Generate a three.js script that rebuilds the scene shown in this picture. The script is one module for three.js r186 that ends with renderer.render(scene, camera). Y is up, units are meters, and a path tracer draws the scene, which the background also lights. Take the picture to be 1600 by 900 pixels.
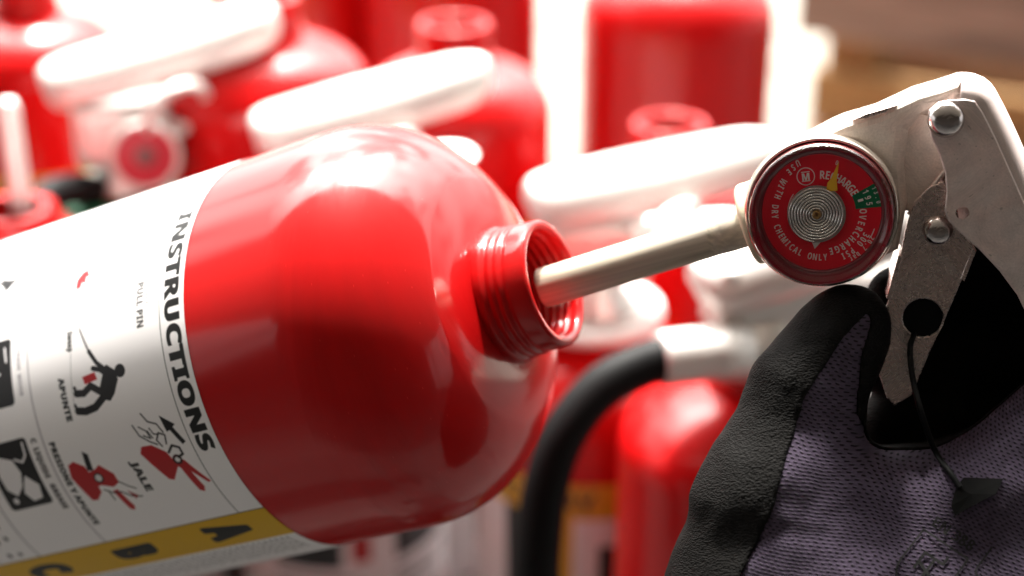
import * as THREE from 'three';
import { mergeGeometries, mergeVertices } from 'three/addons/utils/BufferGeometryUtils.js';
import { RoundedBoxGeometry } from 'three/addons/geometries/RoundedBoxGeometry.js';
import { ImprovedNoise } from 'three/addons/math/ImprovedNoise.js';

// ---------------------------------------------------------------- camera, sky, sun, exposure
const scene = new THREE.Scene();
const F = 2500, PITCH = 25 * Math.PI / 180, EYE = 0.72;               // focal length in photo pixels (1600 x 900)
const camera = new THREE.PerspectiveCamera(2 * Math.atan(450 / F) * 180 / Math.PI, 16 / 9, 0.02, 60);
camera.position.set(0, EYE, 0);
camera.rotation.set(-PITCH, 0, 0);
camera.updateMatrixWorld(true);
camera.focus = 0.452;
camera.userData.fStop = 4.6;
scene.add(camera);
const CAMQ = camera.quaternion.clone();

const sunDir = new THREE.Vector3().setFromSphericalCoords(1, (90 - 62) * Math.PI / 180, (180 + 4) * Math.PI / 180);
const sun = new THREE.DirectionalLight(new THREE.Color(1.0, 0.955, 0.88), 5);
sun.target.position.set(0, 0.3, -0.9); sun.position.copy(sunDir).multiplyScalar(5).add(sun.target.position);
sun.castShadow = true; sun.shadow.radius = 8; sun.shadow.mapSize.set(2048, 2048);
Object.assign(sun.shadow.camera, { left: -2.5, right: 2.5, top: 2.5, bottom: -2.5, near: 0.5, far: 12 });
scene.add(sun, sun.target);

const perlin = new ImprovedNoise();
const fbm = (x, y, z, o = 4) => { let s = 0, a = 0.5; for (let i = 0; i < o; i++) { s += a * perlin.noise(x, y, z); x *= 2.03; y *= 2.03; z *= 2.03; a *= 0.5; } return s; };
{ // hazy bright sky with thin cloud, brighter round the sun
  const W = 512, H = 256, data = new Float32Array(W * H * 4), d = new THREE.Vector3();
  for (let j = 0; j < H; j++) for (let i = 0; i < W; i++) {
    const u = (i + 0.5) / W, v = (j + 0.5) / H, el = (v - 0.5) * Math.PI, az = (u - 0.5) * 2 * Math.PI;
    d.set(Math.cos(el) * Math.cos(az), Math.sin(el), Math.cos(el) * Math.sin(az));
    const g = Math.acos(Math.min(1, Math.max(-1, d.dot(sunDir)))) * 180 / Math.PI;
    const up = Math.max(0, d.y), hz = Math.pow(1 - up, 3);
    const cl = Math.min(1, Math.max(0, 0.5 + 2.2 * fbm(d.x * 2.2 + 3, d.y * 3.5, d.z * 2.2 + 7, 5)));
    const cm = Math.min(1, Math.max(0, (fbm(d.x * 3.1 + 1.7, d.y * 4.2 + 0.4, d.z * 3.1 + 2.2, 5) + 0.16) * 7)), au = 2.2 * Math.exp(-g / 9) + 7 * Math.exp(-g / 22) + cm * (15 * Math.exp(-g / 15) + 7 * Math.exp(-g / 25));
    const k = d.y < 0 ? 0 : 1;
    const r = 0.085 + 0.07 * hz + 0.035 * cl + au * (0.7 + 0.5 * cl), gg = 0.09 + 0.068 * hz + 0.035 * cl + au * 0.98 * (0.7 + 0.5 * cl), b = 0.105 + 0.063 * hz + 0.03 * cl + au * 0.93 * (0.7 + 0.5 * cl);
    const o = (j * W + i) * 4;
    data[o] = k ? r : 0.22; data[o + 1] = k ? gg : 0.21; data[o + 2] = k ? b : 0.2; data[o + 3] = 1;
  }
  const t = new THREE.DataTexture(data, W, H, THREE.RGBAFormat, THREE.FloatType);
  t.mapping = THREE.EquirectangularReflectionMapping; t.magFilter = THREE.LinearFilter; t.minFilter = THREE.LinearFilter; t.wrapS = THREE.RepeatWrapping; t.needsUpdate = true;
  scene.background = t; scene.environment = t;
}
const renderer = new THREE.WebGLRenderer({ antialias: true });
renderer.toneMapping = THREE.LinearToneMapping;
renderer.toneMappingExposure = 2.3;
renderer.shadowMap.enabled = true; renderer.shadowMap.type = THREE.PCFSoftShadowMap;

// ---------------------------------------------------------------- helpers
const V = (x, y, z) => new THREE.Vector3(x, y, z);
const V2 = (x, y) => new THREE.Vector2(x, y);
let seed = 12345; const rnd = () => (seed = (seed * 1664525 + 1013904223) >>> 0) / 4294967296;
const camVec = (x, y, z) => V(x, y, z).applyQuaternion(CAMQ);              // camera axes -> world axes
const pt = (px, py, d) => camVec((px - 800) / F * d, (450 - py) / F * d, -d).add(camera.position);
const lin = (r, g, b) => new THREE.Color().setRGB(r, g, b);
const taken = {};
const numbered = n => { const k = taken[n] = (taken[n] ?? -1) + 1; return k ? `${n}_${String(k).padStart(3, '0')}` : n; };
function thing(name, label, category, pos, quat, group) {
  const o = new THREE.Group(); o.name = numbered(name); if (pos) o.position.copy(pos); if (quat) o.quaternion.copy(quat);
  o.userData = { label, category }; if (group) o.userData.group = group; scene.add(o); return o;
}
function part(name, g, m, parent, label) {
  const o = new THREE.Mesh(Array.isArray(g) ? merge(g) : g, m); o.name = name; o.castShadow = o.receiveShadow = true;
  if (label) o.userData.label = label; parent.add(o); return o;
}
function merge(list) {
  return mergeGeometries(list.map(g => { const h = g.index ? g.toNonIndexed() : g.clone(); for (const k of Object.keys(h.attributes)) if (!['position', 'normal', 'uv'].includes(k)) h.deleteAttribute(k); return h; }));
}
const M4 = new THREE.Matrix4();
const moved = (g, x, y, z) => g.translate(x, y, z);
const lathe = (pts, seg = 64) => new THREE.LatheGeometry(pts.map(p => V2(p[0], p[1])), seg);
function tube(points, r, seg = 40, rad = 14) { return new THREE.TubeGeometry(new THREE.CatmullRomCurve3(points), seg, r, rad, false); }
function cap(p, r) { const s = new THREE.SphereGeometry(r, 14, 10); s.translate(p.x, p.y, p.z); return s; }
function rod(a, b, r0, r1 = r0, seg = 28) {
  const d = b.clone().sub(a), g = new THREE.CylinderGeometry(r1, r0, d.length(), seg, 1);
  g.applyQuaternion(new THREE.Quaternion().setFromUnitVectors(V(0, 1, 0), d.clone().normalize())); const c = a.clone().add(b).multiplyScalar(0.5); return g.translate(c.x, c.y, c.z);
}
function dataTex(W, H, fn, srgb) {
  const data = new Uint8Array(W * H * 4);
  for (let j = 0; j < H; j++) for (let i = 0; i < W; i++) { const c = fn(i / W, j / H), o = (j * W + i) * 4; for (let k = 0; k < 3; k++) data[o + k] = Math.max(0, Math.min(255, 255 * (c.length ? c[k] : c))); data[o + 3] = 255; }
  const t = new THREE.DataTexture(data, W, H); t.wrapS = t.wrapT = THREE.RepeatWrapping; t.magFilter = THREE.LinearFilter; t.minFilter = THREE.LinearMipmapLinearFilter; t.generateMipmaps = true;
  if (srgb) t.colorSpace = THREE.SRGBColorSpace; t.needsUpdate = true; return t;
}
// tileable noise
function tn(u, v, f, z = 0, o = 4) { const a = u * 2 * Math.PI, b = v * 2 * Math.PI, r = f / (2 * Math.PI); return fbm(Math.cos(a) * r + 11, Math.sin(a) * r + Math.cos(b) * r * 0.999 + 5, Math.sin(b) * r + z, o); }
function canvasTex(w, h, draw) {
  const c = document.createElement('canvas'); c.width = w; c.height = h; const x = c.getContext('2d'); draw(x, w, h);
  const t = new THREE.CanvasTexture(c); t.colorSpace = THREE.SRGBColorSpace; t.anisotropy = 8; return t;
}
const std = o => new THREE.MeshStandardMaterial(o), phys = o => new THREE.MeshPhysicalMaterial(o);

// ---------------------------------------------------------------- materials
const paintBump = dataTex(512, 512, (u, v) => 0.5 + 0.35 * tn(u, v, 9, 2, 3) + 0.1 * tn(u, v, 60, 4, 2));
const paintRough = dataTex(512, 512, (u, v) => { const n = tn(u, v, 7, 9, 5), s = tn(u, v, 40, 1, 3); const q = 0.16 + 0.25 * Math.max(0, n) + 0.16 * Math.max(0, s); return [q, q, q]; });
const speck = dataTex(1024, 1024, (u, v) => { const i = Math.floor(u * 512), j = Math.floor(v * 512); let h = (i * 374761393 + j * 668265263) | 0; h = Math.imul(h ^ (h >>> 13), 1274126177); const r = ((h ^ (h >>> 16)) >>> 0) / 4294967296, n = tn(u, v, 12, 6, 4); return r > 0.9995 - 0.001 * Math.max(0, n) ? [0.86, 0.24, 0.22] : [0.735 + 0.05 * n, 0.052, 0.060]; }, true);
const RED = lin(0.50, 0.0035, 0.0045);
const redPaint = phys({ map: speck, roughness: 0.42, specularIntensity: 0.12, clearcoat: 0.7, clearcoatRoughness: 0.07, bumpMap: paintBump, bumpScale: 0.00035, clearcoatRoughnessMap: paintRough });
redPaint.clearcoatRoughness = 0.6;
const backPaint = phys({ color: RED, roughness: 0.42, specularIntensity: 0.12, clearcoat: 0.6, clearcoatRoughness: 0.2 });
const bareSteel = std({ color: lin(0.30, 0.25, 0.20), roughness: 0.7, metalness: 0.4 });
const metalBump = dataTex(512, 512, (u, v) => 0.5 + 0.25 * tn(u, v, 90, 3, 3) + 0.2 * tn(u, v, 22, 8, 3));
const brushed = dataTex(512, 512, (u, v) => { const q = 0.55 + 0.3 * tn(u * 1, v, 30, 5, 4); return [q, q, q]; });
// extruded parts carry uv in metres: one tile is 40 mm
const perTile = t => { const c = t.clone(); c.repeat.set(25, 25); c.needsUpdate = true; return c; };
const scratch = []; for (let k = 0; k < 150; k++) { const a = (rnd() - 0.5) * 1.1 + (rnd() < 0.25 ? 1.4 : 0.3); scratch.push([rnd(), rnd(), Math.cos(a), Math.sin(a), 0.02 + rnd() * rnd() * 0.22, rnd()]); }
const wearCanvas = dark => canvasTex(1024, 1024, (c, w) => {
  const im = c.createImageData(w, w); for (let j = 0; j < w; j++) for (let i = 0; i < w; i++) { const u = i / w, v = j / w, k = 0.96 + 0.14 * tn(u, v, 6, 3, 3) + 0.1 * tn(u, v, 70, 5, 2), o = (j * w + i) * 4; im.data[o] = Math.min(255, 240 * k); im.data[o + 1] = Math.min(255, (232 + 14 * tn(u, v, 5, 9, 2)) * k); im.data[o + 2] = Math.min(255, (229 + 18 * tn(u, v, 5, 9, 2)) * k); im.data[o + 3] = 255; } c.putImageData(im, 0, 0);
  for (const [x, y, dx, dy, l, t] of scratch) { c.strokeStyle = t < 0.6 ? `rgba(70,58,56,${0.12 + 0.3 * t})` : `rgba(255,250,246,${0.5 * t})`; c.lineWidth = 0.8 + t; c.beginPath(); c.moveTo(x * w, y * w); c.lineTo((x + dx * l) * w, (y + dy * l) * w); c.stroke(); }
  for (let k = 0; k < 120; k++) { c.fillStyle = `rgba(80,64,60,${0.1 + 0.3 * rnd()})`; c.beginPath(); c.arc(rnd() * w, rnd() * w, 0.6 + 2.2 * rnd() * rnd(), 0, 7); c.fill(); }
});
const wear = wearCanvas(); wear.wrapS = wear.wrapT = THREE.RepeatWrapping; wear.repeat.set(25, 25);
const pBump = perTile(metalBump), pRough = perTile(brushed);
const plateMetal = std({ color: lin(1, 0.9, 0.88), map: wear, metalness: 0.3, roughness: 0.62, roughnessMap: pRough, bumpMap: pBump, bumpScale: 0.00006 });
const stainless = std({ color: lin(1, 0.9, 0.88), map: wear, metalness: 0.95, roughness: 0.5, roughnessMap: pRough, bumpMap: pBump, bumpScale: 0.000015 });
const castMetal = std({ color: lin(0.98, 0.93, 0.86), map: wear, metalness: 0.3, roughness: 0.55, bumpMap: pBump, bumpScale: 0.00015 });
const bezelMetal = std({ color: lin(0.60, 0.53, 0.46), metalness: 0.9, roughness: 0.45, roughnessMap: brushed });
const rivetBump = dataTex(256, 256, (u, v) => 0.5 + 0.45 * tn(u, v, 10, 1, 4));
const chrome = std({ color: lin(0.62, 0.57, 0.56), metalness: 1, roughness: 0.16, bumpMap: rivetBump, bumpScale: 0.00012 });
const backMetal = std({ color: lin(0.72, 0.69, 0.66), metalness: 0.45, roughness: 0.5 });
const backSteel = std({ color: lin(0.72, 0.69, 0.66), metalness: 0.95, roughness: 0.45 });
const rubber = phys({ color: lin(0.006, 0.006, 0.0065), roughness: 0.55, specularIntensity: 0.22 });
const tubeMap = dataTex(256, 512, (u, v) => { // stained pale tube, streaks along its length (v)
  const st = tn(u, v * 0.5, 34, 3, 3) * 0.5 + 0.5, bl = tn(u, v, 5, 8, 4); const k = 0.84 + 0.42 * (st - 0.5) + 0.3 * Math.min(0, bl); return [k * 0.97, k * 0.92, k * (0.83 + 0.08 * bl)]; }, true);
const tubeMat = std({ map: tubeMap, roughness: 0.5, metalness: 0.15 });
const creamMat = std({ color: lin(0.62, 0.55, 0.40), roughness: 0.5, metalness: 0.2, bumpMap: metalBump, bumpScale: 0.0002 });

// ---------------------------------------------------------------- ground, and an added roof and wall out of view that block light
{
  const asphalt = dataTex(512, 512, (u, v) => { const n = 0.22 + 0.07 * tn(u, v, 8, 3, 5) + 0.12 * tn(u, v, 90, 1, 2); return [n, n * 0.985, n * 0.96]; }, true);
  asphalt.repeat.set(20, 20);
  const g = new THREE.PlaneGeometry(40, 40); g.rotateX(-Math.PI / 2);
  const o = new THREE.Mesh(g, std({ map: asphalt, roughness: 0.92 })); o.name = 'ground'; o.receiveShadow = true; o.userData = { label: 'dark asphalt ground under the extinguishers', kind: 'structure', category: 'ground' }; scene.add(o);
  const map = dataTex(512, 512, (u, v) => { const n = 0.54 + 0.2 * tn(u, v, 8, 3, 5) + 0.1 * tn(u, v, 70, 1, 2); return [n, n * 0.965, n * 0.9]; }, true);
  map.repeat.set(10, 4);
  const p = new THREE.BoxGeometry(16, 0.03, 6); p.translate(0, 0.015, -1.62 - 3);
  const q = new THREE.Mesh(p, std({ map, roughness: 0.9 })); q.name = 'pavement'; q.castShadow = q.receiveShadow = true; q.userData = { label: 'pale sunlit concrete pavement behind the extinguishers', kind: 'structure', category: 'pavement' }; scene.add(q);
}
{
  const aw = thing('added_awning', 'added grey corrugated roof on wooden posts, out of view, blocking sky light', 'added_awning', V(0, 0, -0.5));  // added roof, unseen, keeps overhead sky off the front faces
  const sheet = std({ color: lin(0.5, 0.48, 0.45), roughness: 0.75 }), wood = std({ color: lin(0.14, 0.09, 0.06), roughness: 0.8 });
  const Z0 = -1.16 + 0.5, Z1 = 2.95 + 0.5;
  const g = new THREE.BoxGeometry(14, 0.012, Z1 - Z0, 400, 1, 2), P = g.attributes.position; for (let i = 0; i < P.count; i++) P.setY(i, P.getY(i) + 0.02 * Math.sin(P.getX(i) * 40)); g.computeVertexNormals(); g.translate(0, 2.52, (Z0 + Z1) / 2);
  part('roof_sheet', g, sheet, aw);
  for (const z of [Z0 + 0.06, Z1 - 0.06]) part('beam', new RoundedBoxGeometry(14, 0.12, 0.06, 2, 0.005).translate(0, 2.43, z), wood, aw);
  for (const x of [-6.8, 6.8]) for (const z of [Z0 + 0.06, Z1 - 0.06]) part('post', new RoundedBoxGeometry(0.09, 2.36, 0.09, 2, 0.005).translate(x, 1.18, z), wood, aw);
  const wl = thing('added_timber_wall', 'added dark timber wall behind the viewer, out of view, blocking front light', 'wall', V(0, 0, 3));  // added wall, unseen, keeps low sky out of the cylinder's front
  const wm = std({ color: lin(0.045, 0.036, 0.03), roughness: 0.85 });
  part('backing', new THREE.BoxGeometry(12.2, 2.5, 0.06).translate(0, 1.25, 0.05), wm, wl);
  for (let k = 0; k < 40; k++) part('plank', new THREE.BoxGeometry(0.29, 2.58, 0.03).translate(-5.85 + k * 0.3, 1.29, 0.002), wm, wl);
}

// ---------------------------------------------------------------- the open cylinder in front
const cylC = [0.01312893, 0.00183293, -0.48677795];                     // centre of the mouth, camera axes (x right, y up, z back)
const axis = camVec(0.86933299, 0.23636729, 0.43403992).normalize();     // towards the mouth
const eUp = camVec(-0.21147426, 0.97166378, -0.10558471).normalize();
const LEN = 0.43, RB = 0.065;
const mouth = camVec(...cylC).add(camera.position);
const cylPos = mouth.clone().addScaledVector(axis, -LEN);
// local y = axis, local x = eUp, local z = x cross y
const cylQ = new THREE.Quaternion().setFromRotationMatrix(new THREE.Matrix4().makeBasis(eUp, axis, eUp.clone().cross(axis)));
const extinguisher = thing('extinguisher_cylinder', 'open red extinguisher cylinder with white instruction label, lying tilted with a tube in its mouth', 'fire extinguisher', cylPos, cylQ);
{
  const P = [];                                                         // (r, y) from base up
  const y = s => LEN - s;
  P.push([0.0005, 0.006], [0.03, 0.004], [0.05, 0.0], [0.059, 0.0], [0.0628, 0.003], [RB, 0.009]);
  for (let k = 1; k <= 6; k++) P.push([RB, 0.009 + (y(0.0605) - 0.009) * k / 6]);
  for (let k = 1; k <= 34; k++) { const u = 0.83 * k / 34; P.push([RB * Math.pow(1 - Math.pow(u, 2.2), 1 / 2.2), y(0.0605 - 0.048 * u)]); }
  // flows from the dome up to the neck weld
  const a = P[P.length - 1], bq = [0.0212, y(0.0172)];
  for (let k = 1; k <= 12; k++) { const t = k / 12; P.push([a[0] + (bq[0] - a[0]) * t, a[1] + (bq[1] - a[1]) * (1 - Math.pow(1 - t, 1.7))]); }
  part('body', lathe(P, 160), redPaint, extinguisher);
  const N = []; const ring = (s, r) => N.push([r, y(s)]);
  ring(0.0195, 0.0200); ring(0.0190, 0.0207); ring(0.0178, 0.0213); ring(0.0150, 0.0214); ring(0.0141, 0.0209); ring(0.0137, 0.0202);
  ring(0.0131, 0.0202); ring(0.0127, 0.0205); ring(0.0119, 0.0207); ring(0.0113, 0.0205); ring(0.0109, 0.0201); ring(0.0103, 0.0201); ring(0.0099, 0.0203); ring(0.0093, 0.0205); ring(0.0086, 0.0203); ring(0.0082, 0.0198); ring(0.0076, 0.0197);
  ring(0.0070, 0.0199); ring(0.0062, 0.0200); ring(0.0030, 0.0199); ring(0.0011, 0.0198); ring(0.0004, 0.0194); ring(0, 0.0187); ring(0.0001, 0.0178); ring(0.0006, 0.0170); ring(0.0016, 0.0166);
  ring(0.0032, 0.0166);
  part('neck', lathe(N, 128), redPaint, extinguisher);
  const T = []; for (let k = 0; k < 5; k++) { const s = 0.0032 + k * 0.0027; T.push([0.0166, y(s)], [0.0158, y(s + 0.0008)], [0.0158, y(s + 0.0015)], [0.0166, y(s + 0.0022)]); }
  part('inner_thread', lathe([...T, [0.0160, y(0.0168)]], 96), redPaint, extinguisher);
  part('inner_wall', lathe([[0.0160, y(0.0166)], [0.0160, y(0.021)], [0.030, y(0.024)], [0.055, y(0.045)], [0.063, y(0.07)], [0.063, 0.012], [0.001, 0.012]], 64), bareSteel, extinguisher);
}
{ // the printed label: x = degrees round the cylinder (reading direction), y = millimetres below the mouth
  const A0 = -150, A1 = 120, S0 = 90, S1 = 300, K = 7, MM = RB * Math.PI / 180 * 1000;
  const W = Math.min(2048, Math.round((A1 - A0) * MM * K)), H = Math.round((S1 - S0) * K), KX = W / ((A1 - A0) * MM);
  const map = canvasTex(W, H, (c) => {
    c.setTransform(1, 0, 0, 1, 0, 0); c.fillStyle = '#f3f0f1'; c.fillRect(0, 0, W, H);
    c.setTransform(KX, 0, 0, K, -A0 * MM * KX, -S0 * K);                 // now in millimetres
    const X = d => d * MM;
    const text = (s, d, y, h, opt = {}) => { c.save(); c.translate(X(d), y); if (opt.rot) c.rotate(opt.rot); c.font = `${opt.w ?? 'bold'} 100px sans-serif`; c.textAlign = opt.align ?? 'center'; c.textBaseline = 'middle'; const m = c.measureText(s).width; const sx = opt.width ? opt.width / m : h / 72; c.scale(sx, h / 72); c.fillStyle = opt.fill ?? '#111'; c.fillText(s, 0, 3); if (opt.bold) { c.strokeStyle = opt.fill ?? '#111'; c.lineWidth = opt.bold; c.strokeText(s, 0, 3); } c.restore(); };
    const line = (d0, d1, s, w = 0.35, col = '#555') => { c.fillStyle = col; c.fillRect(X(d0), s - w / 2, X(d1) - X(d0), w); };
    const poly = (p, col) => { c.fillStyle = col; c.beginPath(); p.forEach(([d, s], i) => i ? c.lineTo(X(d), s) : c.moveTo(X(d), s)); c.closePath(); c.fill(); };
    const stroke = (p, w, col = '#222') => { c.strokeStyle = col; c.lineWidth = w; c.lineJoin = c.lineCap = 'round'; c.beginPath(); p.forEach(([d, s], i) => i ? c.lineTo(X(d), s) : c.moveTo(X(d), s)); c.stroke(); };
    const disc = (d, s, r, col) => { c.fillStyle = col; c.beginPath(); c.arc(X(d), s, r, 0, 7); c.fill(); };
    const RD = '#b3141b', BK = '#121012';
    text('INSTRUCTIONS', -9.2, 94.4, 5.1, { width: 79, bold: 7 });
    line(-95, 47.2, 99.3, 0.3); line(-95, 47.2, 152.4, 0.35, '#77707a'); line(-95, 47.2, 180.5, 0.4, '#77707a'); line(-95, 47.2, 214, 0.4, '#77707a'); line(-95, 47.2, 250, 0.4, '#77707a');
    // step one: pull the pin
    const ext = (dx, dy, hose) => {
      poly([[21 + dx, 120 + dy], [19.5 + dx, 114 + dy], [22 + dx, 110 + dy], [26.5 + dx, 108.5 + dy], [29 + dx, 109 + dy], [31.5 + dx, 113.5 + dy], [31 + dx, 118 + dy], [27 + dx, 121 + dy]].map(([d, s]) => [d, s]), RD);
    };
    poly([[20.2, 117.3], [22, 118.6], [31, 113.4], [31.6, 111.8], [27.6, 107.6], [23.2, 109.4], [20.4, 113.4]], RD);
    poly([[26.5, 109.5], [28.6, 107.2], [36.5, 105.6], [37.2, 104.2], [35.6, 103.2], [27.0, 105.2], [25, 107.4]], RD);
    poly([[25.4, 107], [26.6, 104.6], [34.4, 99.9], [34.6, 100.9], [29.0, 105.4]], RD);
    disc(26, 106.8, 1.7, '#3a1114'); disc(26, 106.8, 0.9, '#eee');
    stroke([[23.5, 108.6], [21.8, 106.4], [22.8, 104.2], [24.8, 104.0], [25.4, 106]], 0.75, BK);
    stroke([[21, 108], [18.6, 107.2], [17.6, 109.2], [19.4, 110.8], [21.4, 109.8]], 0.5, BK);
    stroke([[11.5, 113], [14, 111.5], [15.2, 108.6], [17.8, 107.4]], 0.45); stroke([[14, 117.4], [17.2, 116.2], [19.4, 113.4], [20.6, 111.2]], 0.45);
    stroke([[14.8, 115.4], [16.4, 113.2], [18.6, 112.6], [17.4, 114.8]], 0.4); stroke([[15.8, 111.8], [17.6, 111], [18, 109.4]], 0.4); stroke([[16.4, 112.8], [18.6, 111.8]], 0.4);
    poly([[13.2, 106.7], [17.9, 106.0], [17.6, 104.8], [22.2, 102.4], [21.6, 101.0], [17.0, 103.4], [16.4, 102.3]], BK);
    text('JALE', 28.6, 122.3, 2.6, { width: 10.5, bold: 8, fill: '#333' });
    text('PULL PIN', -17, 106.8, 2.3, { width: 15, bold: 5, fill: '#444' }); text('TOME EL', -19, 104, 1.3, { width: 8, fill: '#888' });
    // squeeze
    poly([[20.3, 146.6], [19.6, 144.2], [21.6, 140.8], [25.4, 139.6], [30, 139.6], [32.2, 142.6], [32, 144.6], [24, 147.6]], RD);
    poly([[23.6, 140.4], [23.2, 137.6], [22.2, 135.4], [25.6, 131.6], [28.4, 131.4], [29.4, 134.2], [28, 138.4], [28.4, 140.4]], RD);
    disc(25.8, 137.8, 1.8, '#2b0d0f'); disc(25.8, 137.8, 1.25, '#ddd');
    poly([[17.4, 139.4], [18.6, 137.6], [23.4, 138.2], [23, 140.4]], BK);
    poly([[30.6, 135.4], [37.4, 133.6], [38, 132.2], [36.6, 131.4], [30.4, 133.4]], RD);
    stroke([[28.2, 131.4], [30, 129.2], [31.4, 126.8]], 0.4); stroke([[29.6, 138.2], [31.2, 135.6], [31.4, 132.6], [33.4, 130], [34.2, 126.4]], 0.45); poly([[31.4, 130.4], [34.6, 129], [33.6, 127.6]], '#8d1a1f'); stroke([[30.2, 137], [33.4, 136.6]], 0.4);
    text('PRESIONE Y APUNTE', 26.4, 149.2, 2.2, { width: 31, bold: 8, fill: '#222' });
    // aim at the base of the fire
    poly([[-33.4, 129.2], [-32.8, 132.2], [-30.6, 134.0], [-27.6, 133.9], [-27.4, 131.8], [-29.2, 131.4], [-28.6, 129.9], [-30.5, 130.1], [-30.9, 128.5], [-32.0, 129.8]], '#d8232a');
    stroke([[-27.6, 132.6], [-22, 132.4], [-15, 130.7]], 0.28, '#8d878c'); stroke([[-15, 130.7], [-10.2, 128.4], [-7.4, 127]], 0.6, '#3a3638');
    stroke([[-8.2, 127.4], [-4.6, 124.9], [-2.6, 122.4]], 1.35, BK);
    disc(-0.9, 116.5, 2.0, BK);
    poly([[-1.4, 118.4], [1.2, 117.8], [4.6, 120.2], [6.2, 122.4], [5.2, 125.2], [2.6, 125.6], [-0.8, 123.4], [-2.9, 122.6], [-3.4, 121.2]], BK);
    stroke([[0.4, 120], [-2.6, 124], [-3.4, 126.6]], 1.5, BK);
    stroke([[3.6, 124.6], [1.0, 128.6], [2.4, 131.8], [2.0, 134.6]], 2.2, BK); stroke([[4.6, 124.4], [6.8, 128.6], [7.2, 132.6], [6.6, 135.6]], 2.4, BK); stroke([[2, 134.6], [0.4, 134.9]], 1.1, BK); stroke([[6.6, 135.6], [5.0, 136.1]], 1.1, BK);
    poly([[-1.9, 131.2], [0.2, 130.6], [-0.3, 125.6], [-2.3, 126.2]], RD);
    stroke([[-9, 134.6], [-2, 135.6], [7, 136.6]], 0.2, '#999');
    text('APUNTE', 2.8, 139.6, 2.2, { width: 13.5, bold: 8, fill: '#222' }); text('Sweep', -12.4, 134.6, 2.1, { width: 6.5, bold: 8, fill: '#333' });
    text('BARRA', -36, 124, 1.8, { width: 7, fill: '#777' }); text('FUEGO', -35, 141, 1.6, { width: 7, fill: '#777' });
    text('SIDE TO SIDE', -55, 108, 2.0, { width: 22, fill: '#555' });
    // classes of fire
    text('C  LIQUIDS   GREASE', 21.5, 156.0, 2.0, { width: 25, bold: 8, fill: '#3a3638' });
    text('TRASH  WOOD', -8, 156.0, 1.5, { width: 15, fill: '#77707a' });
    const box = (d0, d1, s0, s1) => { c.fillStyle = BK; c.beginPath(); c.roundRect(X(d0), s0, X(d1) - X(d0), s1 - s0, 1.4); c.fill(); };
    box(9.6, 29.6, 159, 176.4); poly([[13, 173], [15, 167], [19, 165.5], [23, 167.5], [25.5, 171], [23, 174], [18, 174.6]], '#efecee'); poly([[20, 164.6], [23.5, 160.8], [27.5, 162], [28, 166], [25, 168], [22, 166.2]], '#efecee'); stroke([[11, 160.8], [14.5, 161.2], [16.2, 163.2], [15, 166]], 0.8, '#efecee'); disc(26.8, 172.8, 1.1, '#efecee');
    box(-18.5, 0.4, 159.4, 176.4); poly([[-16, 175], [-13.5, 166], [-11, 169], [-9, 163.6], [-6.6, 168.4], [-4.6, 165.4], [-1.8, 175]], '#efecee'); stroke([[-16, 162], [-12, 161.4]], 0.7, '#efecee');
    stroke([[-47, 159.4], [-43.4, 160.4], [-37.6, 163.6], [-35.4, 168], [-34.6, 174]], 1.1, BK); poly([[-38.8, 161.6], [-34.6, 165.4], [-37.6, 168.6], [-40.8, 170.6], [-39.2, 166.2]], BK); stroke([[-36, 166], [-40.4, 172.4]], 0.9, BK);
    for (const [s, n] of [[186, 4], [219, 6], [256, 7]]) for (let k = 0; k < n; k++) for (let d = -70; d < 44; d += 4 + rnd() * 5) { c.fillStyle = '#4a464a'; c.fillRect(X(d), s + k * 4.4, 1.6 + rnd() * 4, 1.5); }
    // yellow class stripe
    c.fillStyle = '#d9a90d'; c.fillRect(X(47.3), 90, X(61.6) - X(47.3), 215); c.fillStyle = '#2a2622'; c.fillRect(X(47.3) - 0.15, 90, 0.3, 215);
    text('A', 54.2, 108.6, 14, { width: 7.6, bold: 14 }); text('B', 54.2, 146, 14, { width: 7, bold: 14 }); text('C', 54.2, 183, 14, { width: 7, bold: 14 });
    for (let s = 94; s < 290; s += 2.2) { let d = 63; while (d < 74) { const w = 0.8 + rnd() * 2.2; c.fillStyle = '#8f8a88'; c.fillRect(X(d), s, w, 0.85); d += (w + 0.7) / MM; } }
    line(-120, -95, 99, 0.3);
  });
  map.wrapS = THREE.ClampToEdgeWrapping;
  // a sheet bent round the body; degrees 0 = the side facing the front, positive = downwards
  const rows = 8, cols = 180, pos = [], uv = [], idx = [], nor = [], r = RB + 0.00018;
  for (let j = 0; j <= rows; j++) for (let i = 0; i <= cols; i++) {
    const d = A0 + (A1 - A0) * i / cols, s = S0 + (S1 - S0) * j / rows, a = d * Math.PI / 180;
    // local: x = up, z = x cross y -> which points away from or to the camera; front = +-z
    const lx = -Math.sin(a), lz = Math.cos(a) * FRONT();
    pos.push(lx * r, LEN - s / 1000, lz * r); nor.push(lx, 0, lz); uv.push(i / cols, 1 - j / rows);
  }
  for (let j = 0; j < rows; j++) for (let i = 0; i < cols; i++) { const a = j * (cols + 1) + i, b = a + 1, c2 = a + cols + 1, d2 = c2 + 1; idx.push(a, c2, b, b, c2, d2); }
  const g = new THREE.BufferGeometry(); g.setAttribute('position', new THREE.Float32BufferAttribute(pos, 3)); g.setAttribute('normal', new THREE.Float32BufferAttribute(nor, 3)); g.setAttribute('uv', new THREE.Float32BufferAttribute(uv, 2)); g.setIndex(idx);
  part('label', g, phys({ map, roughness: 0.42, specularIntensity: 0.6 }), extinguisher, 'white printed label with instructions and yellow stripe lettered A B C');
}
function FRONT() { return eUp.clone().cross(axis).dot(camera.position.clone().sub(cylPos)) > 0 ? 1 : -1; }

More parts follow.
